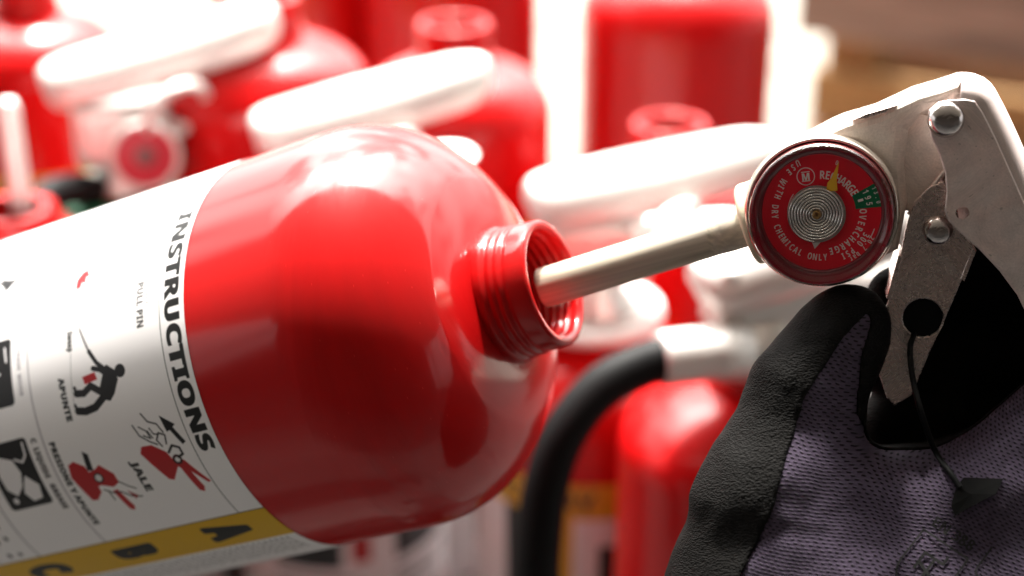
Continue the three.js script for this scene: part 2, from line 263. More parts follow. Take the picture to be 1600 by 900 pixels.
// ---------------------------------------------------------------- valve head held by the glove
const vO = pt(1288, 340, 0.455);
const vN = camVec(-0.2, -0.2, 1).normalize();                          // the gauge looks along this
const vX = camVec(1, 0, 0).addScaledVector(vN, -camVec(1, 0, 0).dot(vN)).normalize(), vY = vN.clone().cross(vX);
const vQ = new THREE.Quaternion().setFromRotationMatrix(new THREE.Matrix4().makeBasis(vX, vY, vN));
const valve = thing('valve_head', 'metal extinguisher valve with red pressure gauge, levers and pale dip tube, held by a glove', 'valve', vO, vQ);
// where the ray of a photo pixel meets the valve's own plane at height z (metres along vN), in the valve's axes
function onV(px, py, z = 0) {
  const d = pt(px, py, 1).sub(camera.position), q = vO.clone().addScaledVector(vN, z).sub(camera.position);
  const p = d.multiplyScalar(q.dot(vN) / d.dot(vN)).sub(q).add(vN.clone().multiplyScalar(z));
  return V(p.dot(vX), p.dot(vY), z);
}
const inV = w => { const p = w.clone().sub(vO); return V(p.dot(vX), p.dot(vY), p.dot(vN)); };
function shapeV(list, z, holes = [], smooth = false) {
  const p = list.map(([x, y]) => { const q = onV(x, y, z); return V2(q.x, q.y); });
  const s = new THREE.Shape(smooth ? new THREE.SplineCurve([...p, p[0]]).getPoints(p.length * 6).slice(0, -1) : p);
  for (const [x, y, r] of holes) { const q = onV(x, y, z), h = new THREE.Path(); h.absarc(q.x, q.y, r, 0, Math.PI * 2, true); s.holes.push(h); }
  return s;
}
function plate(list, zTop, thick, { holes, smooth, bevel = 0.0006 } = {}) {
  const g = new THREE.ExtrudeGeometry(shapeV(list, zTop, holes, smooth), { depth: thick - 2 * bevel, bevelEnabled: true, bevelThickness: bevel, bevelSize: bevel, bevelOffset: -bevel, bevelSegments: 4, curveSegments: 24 });
  return g.translate(0, 0, zTop - thick + bevel);
}
{ // dip tube: hollow, ends just inside the mouth of the cylinder
  const a = inV(pt(846, 451, 0.4905)), b = inV(pt(1176, 349, 0.470));
  const dir = b.clone().sub(a), L = dir.length(), R = 0.0061;
  const P = [[R * 0.8, 0.02], [R * 0.8, 0.0006], [R * 0.86, 0], [R * 0.95, 0.0001], [R, 0.0006], [R, L * 0.80], [R * 1.0, L * 0.83], [R * 1.03, L * 0.88], [R * 1.03, L]];
  const g = lathe(P, 48); g.applyQuaternion(new THREE.Quaternion().setFromUnitVectors(V(0, 1, 0), dir.normalize())); g.translate(a.x, a.y, a.z);
  part('dip_tube', g, tubeMat, valve);
  // collar where the tube meets the casting
  const d2 = dir, c0 = b.clone().addScaledVector(d2, -0.002);
  const g2 = lathe([[0.0062, 0], [0.0112, 0.0002], [0.0120, 0.0008], [0.0122, 0.0016], [0.0122, 0.0052], [0.0116, 0.0062], [0.0110, 0.0066], [0.0110, 0.010], [0.002, 0.010]], 48);
  g2.applyQuaternion(new THREE.Quaternion().setFromUnitVectors(V(0, 1, 0), d2)); g2.translate(c0.x, c0.y, c0.z);
  part('collar', g2, creamMat, valve);
}
{ // casting behind the gauge
  const g = plate([[1182, 300], [1196, 272], [1240, 228], [1300, 196], [1318, 188], [1372, 172], [1402, 158], [1432, 144], [1470, 133], [1506, 121], [1512, 150], [1480, 178], [1440, 180], [1420, 205], [1413, 258], [1418, 318], [1404, 392], [1330, 430], [1230, 408], [1188, 372]], -0.004, 0.026, { bevel: 0.0035 });
  const body = part('casting', g, castMetal, valve);
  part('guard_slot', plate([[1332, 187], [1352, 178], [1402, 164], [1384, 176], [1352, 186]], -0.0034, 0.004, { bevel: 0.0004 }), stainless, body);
  part('stem_housing', plate([[1410, 190], [1430, 172], [1492, 190], [1492, 300], [1440, 330], [1414, 330], [1405, 260]], -0.0085, 0.018, { bevel: 0.001 }), castMetal, body);
  part('vent_nub', plate([[1280, 202], [1290, 194], [1302, 194], [1304, 206], [1290, 212]], -0.012, 0.008, { bevel: 0.0012 }), castMetal, body);
  // thin push rod between the levers
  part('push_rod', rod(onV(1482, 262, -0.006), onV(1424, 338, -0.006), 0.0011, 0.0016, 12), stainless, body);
}
const rivet = (px, py, z, r) => { const q = onV(px, py, z); const g = lathe([[r, 0], [r * 0.99, r * 0.12], [r * 0.9, r * 0.33], [r * 0.7, r * 0.52], [r * 0.42, r * 0.63], [r * 0.15, r * 0.67], [0, r * 0.67]], 40); g.rotateX(Math.PI / 2); return g.translate(q.x, q.y, q.z); };
{ // lower carrying handle: a folded plate that runs down into the grip
  const out = [[1474, 284], [1452, 292], [1428, 316], [1417, 352], [1408, 396], [1398, 432], [1388, 470], [1373, 508], [1367, 540], [1372, 580], [1386, 622], [1398, 634], [1424, 618], [1434, 596], [1452, 552], [1480, 492], [1502, 440], [1522, 392], [1520, 372], [1498, 340], [1492, 306]];
  const front = plate(out, -0.0035, 0.0016, { holes: [[1442, 497, 0.0056]], bevel: 0.0004 });
  const back = plate(out, -0.0215, 0.0016, { holes: [[1442, 497, 0.0056]], bevel: 0.0004 });
  const fl = plate([[1520, 386], [1526, 392], [1507, 440], [1500, 436]], -0.0034, 0.0195, { bevel: 0.0003 });
  const fl2 = plate([[1404, 398], [1411, 400], [1392, 470], [1385, 466]], -0.0032, 0.0195, { bevel: 0.0003 });
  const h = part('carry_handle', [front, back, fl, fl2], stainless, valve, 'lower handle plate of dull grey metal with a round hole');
  part('rivet', rivet(1465, 361, -0.0035, 0.0043), chrome, h);
  const q = onV(1442, 497, -0.0042), pl = new THREE.CylinderGeometry(0.0055, 0.0055, 0.0012, 32); pl.rotateX(Math.PI / 2); pl.translate(q.x, q.y, q.z - 0.0012);
  part('added_dark_disc', pl, rubber, h, 'added black disc behind the hole of the handle, standing in for its dark inside');  // black disc put behind the hole for the darkness inside it
}
{ // squeeze lever: a channel of two side plates under a rounded back
  const out = [[1449, 188], [1452, 172], [1466, 160], [1486, 156], [1510, 155], [1524, 158], [1536, 176], [1556, 216], [1580, 270], [1606, 328], [1640, 392], [1700, 500], [1740, 590], [1700, 620], [1650, 560], [1612, 508], [1590, 462], [1562, 424], [1530, 390], [1500, 364], [1482, 346], [1476, 330], [1479, 300], [1477, 272], [1468, 242], [1455, 216]];
  const hole = [[1504, 333, 0.0024]];
  const front = plate(out, 0.001, 0.0018, { holes: hole, bevel: 0.0005 });
  const back = plate(out, -0.0260, 0.0018, { bevel: 0.0005 });
  // rounded back joining the two plates along their outer edge
  const edge = [[1500, 155], [1524, 158], [1536, 176], [1556, 216], [1580, 270], [1606, 328], [1640, 392], [1700, 500], [1740, 590]].map(([x, y]) => onV(x, y, 0.001));
  const pos = [], idx = [], uv = []; const C = 14, curve = new THREE.CatmullRomCurve3(edge), N = 40;
  const cen = new THREE.Vector3();
  for (let layer = 0; layer < 2; layer++) for (let i = 0; i <= N; i++) {
    const p = curve.getPoint(i / N), t = curve.getTangent(i / N), n = V(t.y, -t.x, 0).normalize().multiplyScalar(-1);
    if (n.x + n.y < 0) n.negate();
    for (let k = 0; k <= C; k++) { const a = k / C * Math.PI, z = -0.0135 + 0.0145 * Math.cos(a), o = 0.0075 * Math.pow(Math.sin(a), 0.7) - 0.0010 - layer * 0.0014; pos.push(p.x + n.x * o, p.y + n.y * o, z - 0.0005); uv.push(i / N * 4, k / C); }
  }
  const st = (N + 1) * (C + 1);
  for (let i = 0; i < N; i++) for (let k = 0; k < C; k++) { const a = i * (C + 1) + k, b = a + 1, c = a + C + 1, d = c + 1; idx.push(a, b, c, b, d, c, st + a, st + c, st + b, st + b, st + c, st + d); }
  for (let k = 0; k < C; k++) { idx.push(k, st + k, k + 1, k + 1, st + k, st + k + 1); const e = N * (C + 1) + k; idx.push(e, e + 1, st + e, e + 1, st + e + 1, st + e); }
  const web = new THREE.BufferGeometry(); web.setAttribute('position', new THREE.Float32BufferAttribute(pos, 3)); web.setAttribute('uv', new THREE.Float32BufferAttribute(uv, 2)); web.setIndex(idx); web.computeVertexNormals();
  const lv = part('squeeze_lever', [front, back, web], plateMetal, valve, 'upper squeeze lever of pale brushed metal with a small round hole');
  part('rivet', rivet(1478, 187, 0.001, 0.0050), chrome, lv);
}
{ // pressure gauge
  const c = onV(1283, 339, 0.012), G = new THREE.Group(); G.name = 'pressure_gauge'; G.position.set(c.x, c.y, 0); valve.add(G);
  const turn = g => g.rotateX(Math.PI / 2);                            // lathe axis y -> gauge axis z
  part('bezel', turn(lathe([[0.004, -0.0145], [0.0150, -0.0145], [0.0180, -0.0135], [0.0204, -0.0105], [0.0215, -0.006], [0.0218, -0.002], [0.0217, 0.0015], [0.0212, 0.0032], [0.0205, 0.0036], [0.0202, 0.003], [0.0202, 0.0]], 96)), bezelMetal, G);
  const dialTex = canvasTex(1024, 1024, (x, w) => {
    x.fillStyle = '#e6172d'; x.fillRect(0, 0, w, w); x.translate(512, 512);
        const rad = d => d * Math.PI / 180;
    // green operating sector
    x.fillStyle = '#0c6b45'; x.beginPath(); x.arc(0, 0, 290, rad(-31), rad(-7)); x.arc(0, 0, 720, rad(-7), rad(-31), true); x.closePath(); x.fill();
    x.strokeStyle = '#e9d9d6'; x.fillStyle = '#eadcd8';
    x.font = 'bold 60px sans-serif'; x.textAlign = 'center'; x.textBaseline = 'middle';
    const arc = (s, a0, a1, r0, h, out = true, sq = 0.72, lift = 0) => { const n = s.length; [...s].forEach((ch, i) => { const r = r0 + lift * Math.max(0, 1 - i / 6), a = rad(a0 + (a1 - a0) * (n > 1 ? i / (n - 1) : 0.5)); x.save(); x.translate(Math.cos(a) * r, Math.sin(a) * r); x.rotate(a + (out ? Math.PI / 2 : -Math.PI / 2)); x.scale(h / 44 * sq, h / 44); x.font = '600 60px sans-serif'; x.fillText(ch, 0, 2); x.restore(); }); };
    arc('RECHARGE', -91, -33, 326, 74, true, 0.76);
    arc('OVERCHARGE', -3, 74, 354, 62, true, 0.72);
    arc('300 PSI', 26, 62, 430, 58); arc('20.7 bar', 26, 56, 486, 46);
    arc('USE WITH DRY CHEMICAL ONLY', 243, 83, 392, 58, false, 0.7, 74);
    arc('195', -27, -12, 412, 54); arc('13.0', -27, -12, 490, 40); arc('0', -75, -75, 446, 40);
    x.save(); x.rotate(rad(-19)); x.fillRect(322, -11, 46, 22); x.restore();
    // maker's mark: letter M in a ring
    x.save(); x.translate(Math.cos(rad(-115)) * 338, Math.sin(rad(-115)) * 338); x.rotate(rad(-8)); x.lineWidth = 8; x.beginPath(); x.arc(0, 0, 74, 0, 7); x.stroke(); x.font = '900 84px sans-serif'; x.fillText('M', 0, 4); x.fillRect(-36, -42, 72, 8); x.fillRect(-36, 36, 72, 8); x.restore();
    // tick arc of the empty part and its tail
    x.lineWidth = 7; x.beginPath(); x.arc(0, 0, 285, rad(176), rad(212)); x.lineTo(-262, -110); x.stroke();
    x.beginPath(); x.moveTo(-70, 262); x.lineTo(4, 262); x.lineTo(-44, 322); x.closePath(); x.fill();
    x.lineWidth = 9; x.beginPath(); x.arc(0, 0, 470, rad(16), rad(26)); x.stroke();
  });
  const dial = new THREE.CircleGeometry(0.0168, 96); dial.translate(0, 0, 0.0030);
  part('dial', dial, phys({ map: dialTex, roughness: 0.5, specularIntensity: 0.2 }), G, 'red dial with white lettering and a green sector');
  const refractedRed = phys({ color: lin(0.17, 0.004, 0.014), roughness: 0.25, clearcoat: 0.5 });  // maroon painted in for the red dial refracted by the clear lens edge
  part('refraction_rim', turn(lathe([[0.0164, 0.0028], [0.0168, 0.0034], [0.0172, 0.0037], [0.0176, 0.0034], [0.0188, 0.0052], [0.0196, 0.0082], [0.0198, 0.0084], [0.0198, 0.0026]], 96)), refractedRed, G);
  // coiled pressure tube: a flat spiral of wire
  const sp = [], cx = -0.0013, cy = -0.0004; const turns = 8.6, n = 420;
  for (let k = 0; k <= n; k++) { const t = k / n, a = t * turns * 2 * Math.PI + 0.9, r = 0.0009 + t * 0.0069; sp.push(V(cx + r * Math.cos(a), cy + r * Math.sin(a), 0.0052 - 0.0002 * t)); }
  const coilMat = std({ color: lin(0.85, 0.81, 0.78), metalness: 0.95, roughness: 0.2 });
  part('coil', new THREE.TubeGeometry(new THREE.CatmullRomCurve3(sp), 700, 0.00029, 7, false), coilMat, G);
  const back = new THREE.CylinderGeometry(0.0081, 0.0081, 0.0008, 48); back.rotateX(Math.PI / 2); back.translate(cx, cy, 0.0041);
  part('coil_plate', back, std({ color: lin(0.42, 0.36, 0.34), metalness: 0.7, roughness: 0.45 }), G);
  const pin = turn(lathe([[0.0013, 0], [0.0013, 0.0010], [0.0010, 0.0014], [0.0005, 0.0014], [0.0004, 0.0006], [0, 0.0006]], 24)); pin.translate(cx, cy, 0.0046);
  part('spindle', pin, std({ color: lin(0.35, 0.2, 0.07), metalness: 0.8, roughness: 0.4 }), G);
  { // yellow pointer
    const s = new THREE.Shape(); s.moveTo(0.0011, 0.0062); s.lineTo(0.0042, 0.0065); s.lineTo(0.0039, 0.0093); s.lineTo(0.0043, 0.0148); s.lineTo(0.0023, 0.0098); s.lineTo(0.0014, 0.0086); s.closePath();
    const g = new THREE.ExtrudeGeometry(s, { depth: 0.0004, bevelEnabled: false }); g.translate(0, 0, 0.0046);
    part('pointer', g, std({ color: lin(0.80, 0.42, 0.015), roughness: 0.45 }), G);
  }
  const lensMat = phys({ color: 0xffffff, roughness: 0.02, transmission: 1, thickness: 0, ior: 1.5 });
  part('lens', turn(lathe([[0.0200, 0.0030], [0.0200, 0.0100], [0.0197, 0.0110], [0.0190, 0.0116], [0.0182, 0.0115], [0.0175, 0.0108], [0.0170, 0.0105], [0.012, 0.0110], [0.006, 0.0114], [0.0001, 0.0115]], 128)), lensMat, G);
}

// ---------------------------------------------------------------- gloved hand, as a distance field
// hand space: x, y in photo pixels at 0.445 m (0.178 mm each), z in the same unit towards the viewer
const HD = 0.445, U = HD / F;
const handPt = (x, y, z) => pt(x, y, HD - z * U);
const smin = (a, b, k) => { const h = Math.max(k - Math.abs(a - b), 0) / k; return Math.min(a, b) - h * h * k * 0.25; };
function bone(x, y, z, B) {
  const [ax, ay, az, ar, bx, by, bz, br] = B, dx = bx - ax, dy = by - ay, dz = bz - az;
  let t = ((x - ax) * dx + (y - ay) * dy + (z - az) * dz) / (dx * dx + dy * dy + dz * dz); t = t < 0 ? 0 : t > 1 ? 1 : t;
  const ex = x - ax - dx * t, ey = y - ay - dy * t, ez = z - az - dz * t; return Math.sqrt(ex * ex + ey * ey + ez * ez) - (ar + (br - ar) * t);
}
const palm = [
  [1262, 612, -62, 85, 1226, 800, -78, 136], [1226, 800, -78, 136, 1243, 960, -120, 198], [1243, 960, -120, 198, 1440, 1240, -160, 215],
  [1300, 815, -95, 112, 1560, 812, -85, 112], [1560, 790, -75, 112, 1720, 600, -75, 82], [1560, 812, -85, 115, 1560, 960, -140, 195], [1240, 960, -120, 190, 1560, 960, -140, 195],
  [1430, 830, -190, 130, 1580, 800, -190, 130], [1560, 960, -140, 195, 1520, 1240, -160, 215], [1480, 1240, -160, 215, 1600, 1500, -200, 190],
];
const thumb = [[1324, 514, -74, 65, 1302, 548, -66, 71], [1302, 548, -66, 71, 1262, 612, -62, 85]];
const fingers = [
  [[1720, 600, -75, 82, 1690, 440, -180, 66], [1690, 440, -180, 66, 1500, 430, -205, 60], [1500, 430, -205, 60, 1410, 470, -190, 52]],
  [[1680, 720, -140, 84, 1680, 560, -240, 66], [1680, 560, -240, 66, 1490, 540, -230, 62], [1490, 540, -230, 62, 1400, 565, -205, 54]],
  [[1640, 800, -170, 84, 1640, 680, -270, 62], [1640, 680, -270, 62, 1480, 645, -230, 62], [1480, 645, -230, 62, 1400, 660, -210, 52]],
];
function handSDF(x, y, z) {
  let d = 1e9; for (const b of palm) d = smin(d, bone(x, y, z, b), 46);
  for (const b of thumb) d = smin(d, bone(x, y, z, b), 26);
  for (const f of fingers) { let e = 1e9; for (const b of f) e = smin(e, bone(x, y, z, b), 14); d = smin(d, e, 12); }
  if (d < 60 && d > -60) { // cloth folds and slack
    d += 4 * perlin.noise(x * 0.012, y * 0.012 + 3, z * 0.012) + 1.3 * perlin.noise(x * 0.03 + 9, y * 0.03, z * 0.03 + 4);
    const f = Math.sin((x * 0.55 + y * 0.83) * 0.055 + 2.4 * perlin.noise(x * 0.008, y * 0.008, 3)); d -= 1.2 * Math.max(0, f) * (y > 540 ? 1 : 0.3);
  }
  return d;
}
const knitOutline = [[1356, 488], [1332, 512], [1313, 534], [1291, 569], [1259, 617], [1243, 671], [1227, 719], [1211, 788], [1185, 847], [1158, 897], [1120, 1010], [1110, 1300], [1400, 1800], [1950, 1800], [1950, 380], [1760, 440], [1600, 569], [1542, 623], [1489, 671], [1457, 693], [1425, 696], [1382, 681], [1350, 668], [1337, 644], [1340, 600], [1346, 553], [1360, 504]];
function polySDF(x, y, p) {
  let d = 1e18, s = 1;
  for (let i = 0, j = p.length - 1; i < p.length; j = i++) {
    const ex = p[j][0] - p[i][0], ey = p[j][1] - p[i][1], wx = x - p[i][0], wy = y - p[i][1], t = Math.min(1, Math.max(0, (wx * ex + wy * ey) / (ex * ex + ey * ey))), bx = wx - ex * t, by = wy - ey * t;
    d = Math.min(d, bx * bx + by * by);
    const c1 = y >= p[i][1], c2 = y < p[j][1], c3 = ex * wy > ey * wx; if ((c1 && c2 && c3) || (!c1 && !c2 && !c3)) s = -s;
  }
  return s * Math.sqrt(d);
}
function surfaceNets(f, lo, hi, cell) {
  const nx = Math.ceil((hi[0] - lo[0]) / cell) + 1, ny = Math.ceil((hi[1] - lo[1]) / cell) + 1, nz = Math.ceil((hi[2] - lo[2]) / cell) + 1;
  const val = new Float32Array(nx * ny * nz), id = (i, j, k) => (k * ny + j) * nx + i;
  for (let k = 0; k < nz; k++) for (let j = 0; j < ny; j++) for (let i = 0; i < nx;) {
    const v = f(lo[0] + i * cell, lo[1] + j * cell, lo[2] + k * cell); val[id(i, j, k)] = v;
    let skip = Math.floor((Math.abs(v) - 30) / cell); i++; for (; skip > 1 && i < nx; skip--, i++) val[id(i, j, k)] = v;
  }
  const vid = new Int32Array(nx * ny * nz).fill(-1), P = [], idx = [];
  for (let k = 0; k < nz - 1; k++) for (let j = 0; j < ny - 1; j++) for (let i = 0; i < nx - 1; i++) {
    const v = []; let m = 0; for (let c = 0; c < 8; c++) { const q = val[id(i + (c & 1), j + (c >> 1 & 1), k + (c >> 2))]; v.push(q); if (q < 0) m |= 1 << c; }
    if (m === 0 || m === 255) continue;
    let n = 0, x = 0, y = 0, z = 0;
    for (let a = 0; a < 8; a++) for (let b = 1; b < 8; b <<= 1) { if (a & b) continue; const e = a | b; if ((v[a] < 0) === (v[e] < 0)) continue; const t = v[a] / (v[a] - v[e]); x += (a & 1) + (b === 1 ? t : 0); y += (a >> 1 & 1) + (b === 2 ? t : 0); z += (a >> 2) + (b === 4 ? t : 0); n++; }
    vid[id(i, j, k)] = P.length / 3; P.push(lo[0] + (i + x / n) * cell, lo[1] + (j + y / n) * cell, lo[2] + (k + z / n) * cell);
  }
  const quad = (a, b, c, d, flip) => { if (a < 0 || b < 0 || c < 0 || d < 0) return; flip ? idx.push(a, c, b, a, d, c) : idx.push(a, b, c, a, c, d); };
  for (let k = 1; k < nz - 1; k++) for (let j = 1; j < ny - 1; j++) for (let i = 1; i < nx - 1; i++) {
    const s = val[id(i, j, k)] < 0;
    if (s !== val[id(i + 1, j, k)] < 0) quad(vid[id(i, j - 1, k - 1)], vid[id(i, j, k - 1)], vid[id(i, j, k)], vid[id(i, j - 1, k)], !s);
    if (s !== val[id(i, j + 1, k)] < 0) quad(vid[id(i - 1, j, k - 1)], vid[id(i - 1, j, k)], vid[id(i, j, k)], vid[id(i, j, k - 1)], !s);
    if (s !== val[id(i, j, k + 1)] < 0) quad(vid[id(i - 1, j - 1, k)], vid[id(i, j - 1, k)], vid[id(i, j, k)], vid[id(i - 1, j, k)], !s);
  }
  return { P, idx };
}
// a point of the glove's surface seen through a photo pixel
function handHit(px, py, from = 160) { let z = from; for (let k = 0; k < 80; k++) { const d = handSDF(px, py, z); if (d < 0.4) break; z -= d * 0.8; if (z < -400) break; } return z; }
const wrist = handPt(1600, 1500, -200);
const hand = thing('gloved_hand', 'hand in a black coated glove with purple grey knit back, gripping the valve handle', 'hand', wrist, CAMQ);
{
  const toLocal = (x, y, z) => { const p = handPt(x, y, z).sub(wrist).applyQuaternion(CAMQ.clone().invert()); return [p.x, p.y, p.z]; };
  const build = (f, cell, lo, hi, uvf) => {
    const { P, idx } = surfaceNets(f, lo, hi, cell), pos = new Float32Array(P.length), uv = new Float32Array(P.length / 3 * 2), nor = new Float32Array(P.length);
    for (let i = 0; i < P.length / 3; i++) { const [x, y, z] = P.slice(i * 3, i * 3 + 3); pos.set(toLocal(x, y, z), i * 3); uv.set(uvf(x, y, z), i * 2); }
    const g = new THREE.BufferGeometry(); g.setAttribute('position', new THREE.BufferAttribute(pos, 3)); g.setAttribute('uv', new THREE.BufferAttribute(uv, 2)); g.setIndex(idx); g.computeVertexNormals(); return g;
  };
  const lo = [950, 350, -440], hi = [1900, 1740, 160];
  // yarn runs round the hand: rows follow the hand's own long axis, tilted to the picture
  const ca = Math.cos(0.16), sa = Math.sin(0.16);
  const knitUV = (x, y, z) => { x += 7 * perlin.noise(x * 0.011, y * 0.011, 5) + 1.2 * perlin.noise(x * 0.06, y * 0.06, 8); y += 7 * perlin.noise(x * 0.011, y * 0.011, 15) + 1.4 * perlin.noise(x * 0.06, y * 0.06, 2); const bend = Math.max(0, x - 1480) * 0.0016, c = Math.cos(0.16 + bend * 0), u = (x * ca + y * sa) + 0.35 * z, v = (-x * sa + y * ca) - 0.15 * z - 0.0006 * Math.max(0, x - 1440) ** 2; return [u / 92, v / 92]; };
  const coatUV = (x, y, z) => { const a = Math.atan2(x - 1420, z + 120); return [a * 200 / 420, y / 420]; };
  // knit: a smooth jersey with staggered rows of small slits between the stitches
  const slit = (u, v) => { let b = 0; for (const [cu, cv] of [[0.25, 0.25], [1.25, 0.25], [-0.75, 0.25], [0.75, 0.75], [-0.25, 0.75], [0.25, 1.25], [0.75, -0.25]]) { const du = u - cu, dv = v - cv - 0.16 * du + 0.5 * du * du; b = Math.max(b, Math.exp(-((du / 0.23) ** 4) - (dv / 0.085) ** 2)); } return b; };
  const NT = 8, jit = Array.from({ length: 64 }, () => rnd()), jt = (u, v) => jit[(Math.floor(u) % NT + NT) % NT * 8 + (Math.floor(v) % NT + NT) % NT];
  const cellF = (u, v) => { const U8 = u * NT, V8 = v * NT; return slit(U8 - Math.floor(U8), V8 - Math.floor(V8) + 0.05 * Math.sin(u * 2 * Math.PI * 3)); };
  const knitBump = dataTex(512, 512, (u, v) => { const V8 = v * NT * 2, w = Math.abs(V8 - Math.floor(V8) - 0.5); return 0.95 - 0.75 * cellF(u, v) - 0.25 * Math.max(0, 0.5 - w) * 0.6; });
  const knitMap = dataTex(512, 512, (u, v) => { const s = cellF(u, v), n = 0.94 + 0.12 * jt(u * NT, v * NT) + 0.1 * tn(u, v, 40, 2, 2), k = n * (1 - 0.8 * s); return [0.285 * k, 0.247 * k, 0.313 * k]; }, true);
  const knit = phys({ map: knitMap, bumpMap: knitBump, bumpScale: 0.0005, roughness: 0.85, specularIntensity: 0.4 });
  const hash = (i, j, n, m) => { let h = ((i % n + n) % n) * 374761393 + ((j % m + m) % m) * 668265263; h = (h ^ (h >>> 13)) * 1274126177 | 0; return ((h ^ (h >>> 16)) >>> 0) / 4294967296; };
  const grain = (u, v, n, m) => { const x = u * n, y = v * m, i = Math.floor(x), j = Math.floor(y), a = x - i, b = y - j, sa2 = a * a * (3 - 2 * a), sb = b * b * (3 - 2 * b); return (hash(i, j, n, m) * (1 - sa2) + hash(i + 1, j, n, m) * sa2) * (1 - sb) + (hash(i, j + 1, n, m) * (1 - sa2) + hash(i + 1, j + 1, n, m) * sa2) * sb; };
  const coatBump = dataTex(1024, 1024, (u, v) => 0.4 * grain(u, v, 130, 190) + 0.6 * grain(u, v, 260, 330));
  const coat = phys({ color: lin(0.005, 0.0045, 0.0042), roughness: 0.78, specularIntensity: 0.2, bumpMap: coatBump, bumpScale: 0.0004 });
  part('knit_liner', build(handSDF, 5, lo, hi, knitUV), knit, hand, 'purple grey knitted back of the glove');
  const kr = (x, y, z) => Math.max(polySDF(x, y, knitOutline), -70 - z) + 1.6 * perlin.noise(x * 0.06, y * 0.06, z * 0.06);
  part('grip_coating', build((x, y, z) => { const h = handSDF(x, y, z) - 3.6; return h > 30 ? h : Math.max(h, -kr(x, y, z)); }, 4.2, [950, 350, -440], [1900, 1740, 160], coatUV), coat, hand, 'black grainy rubber coating over fingers, thumb side and palm');
  // black print on the back of the glove
  const printTex = canvasTex(512, 512, (c, w) => {
    c.clearRect(0, 0, w, w); c.strokeStyle = c.fillStyle = '#000'; c.lineWidth = 8; c.lineJoin = 'round';
    c.font = 'bold 62px sans-serif'; c.fillText('EN 388', 40, 66);
    c.beginPath(); c.moveTo(30, 96); c.lineTo(250, 96); c.lineTo(250, 240); c.quadraticCurveTo(245, 330, 140, 372); c.quadraticCurveTo(35, 330, 30, 240); c.closePath(); c.stroke();
    c.lineWidth = 12; c.beginPath(); c.moveTo(92, 250); c.lineTo(92, 170); c.lineTo(180, 170); c.lineTo(180, 132); c.moveTo(140, 170); c.lineTo(140, 290); c.moveTo(92, 214); c.lineTo(190, 250); c.stroke();
    c.lineWidth = 7; c.beginPath(); c.roundRect(300, -60, 260, 190, 24); c.stroke(); c.beginPath(); c.moveTo(320, 160); c.lineTo(500, 160); c.lineTo(500, 300); c.lineTo(330, 300); c.closePath(); c.stroke(); c.font = 'bold 40px sans-serif'; c.fillText('4121', 70, 430);
  });
  // pressed on along the knit's own normal at the middle of the print
  const patch = (cx, cy, size, ang, map, name) => {
    const n = 40, pos = [], uv = [], idx = [], z0 = handHit(cx, cy), e = 14;
    const N = V(handSDF(cx + e, cy, z0) - handSDF(cx - e, cy, z0), handSDF(cx, cy + e, z0) - handSDF(cx, cy - e, z0), handSDF(cx, cy, z0 + e) - handSDF(cx, cy, z0 - e)).normalize();
    const A = V(Math.cos(ang), Math.sin(ang), 0); A.addScaledVector(N, -A.dot(N)).normalize(); const B = A.clone().cross(N).normalize(); if (B.y < 0) B.negate();
    for (let j = 0; j <= n; j++) for (let i = 0; i <= n; i++) {
      const p = V(cx, cy, z0).addScaledVector(A, (i / n - 0.5) * size).addScaledVector(B, (j / n - 0.5) * size).addScaledVector(N, 60);
      for (let k = 0; k < 60; k++) { const d = handSDF(p.x, p.y, p.z) - 1.8; if (d < 0.2) break; p.addScaledVector(N, -d * 0.8); }
      pos.push(...toLocal(p.x, p.y, p.z)); uv.push(i / n, 1 - j / n);
    }
    for (let j = 0; j < n; j++) for (let i = 0; i < n; i++) { const a = j * (n + 1) + i, b = a + 1, c = a + n + 1; idx.push(a, c, b, b, c, c + 1); }
    const g = new THREE.BufferGeometry(); g.setAttribute('position', new THREE.Float32BufferAttribute(pos, 3)); g.setAttribute('uv', new THREE.Float32BufferAttribute(uv, 2)); g.setIndex(idx); g.computeVertexNormals();
    return part(name, g, std({ map, transparent: true, alphaTest: 0.4, roughness: 0.6, side: THREE.DoubleSide }), hand, 'black printed safety mark on the knit');
  };
  patch(1478, 925, 200, 0.62, printTex, 'print');
}
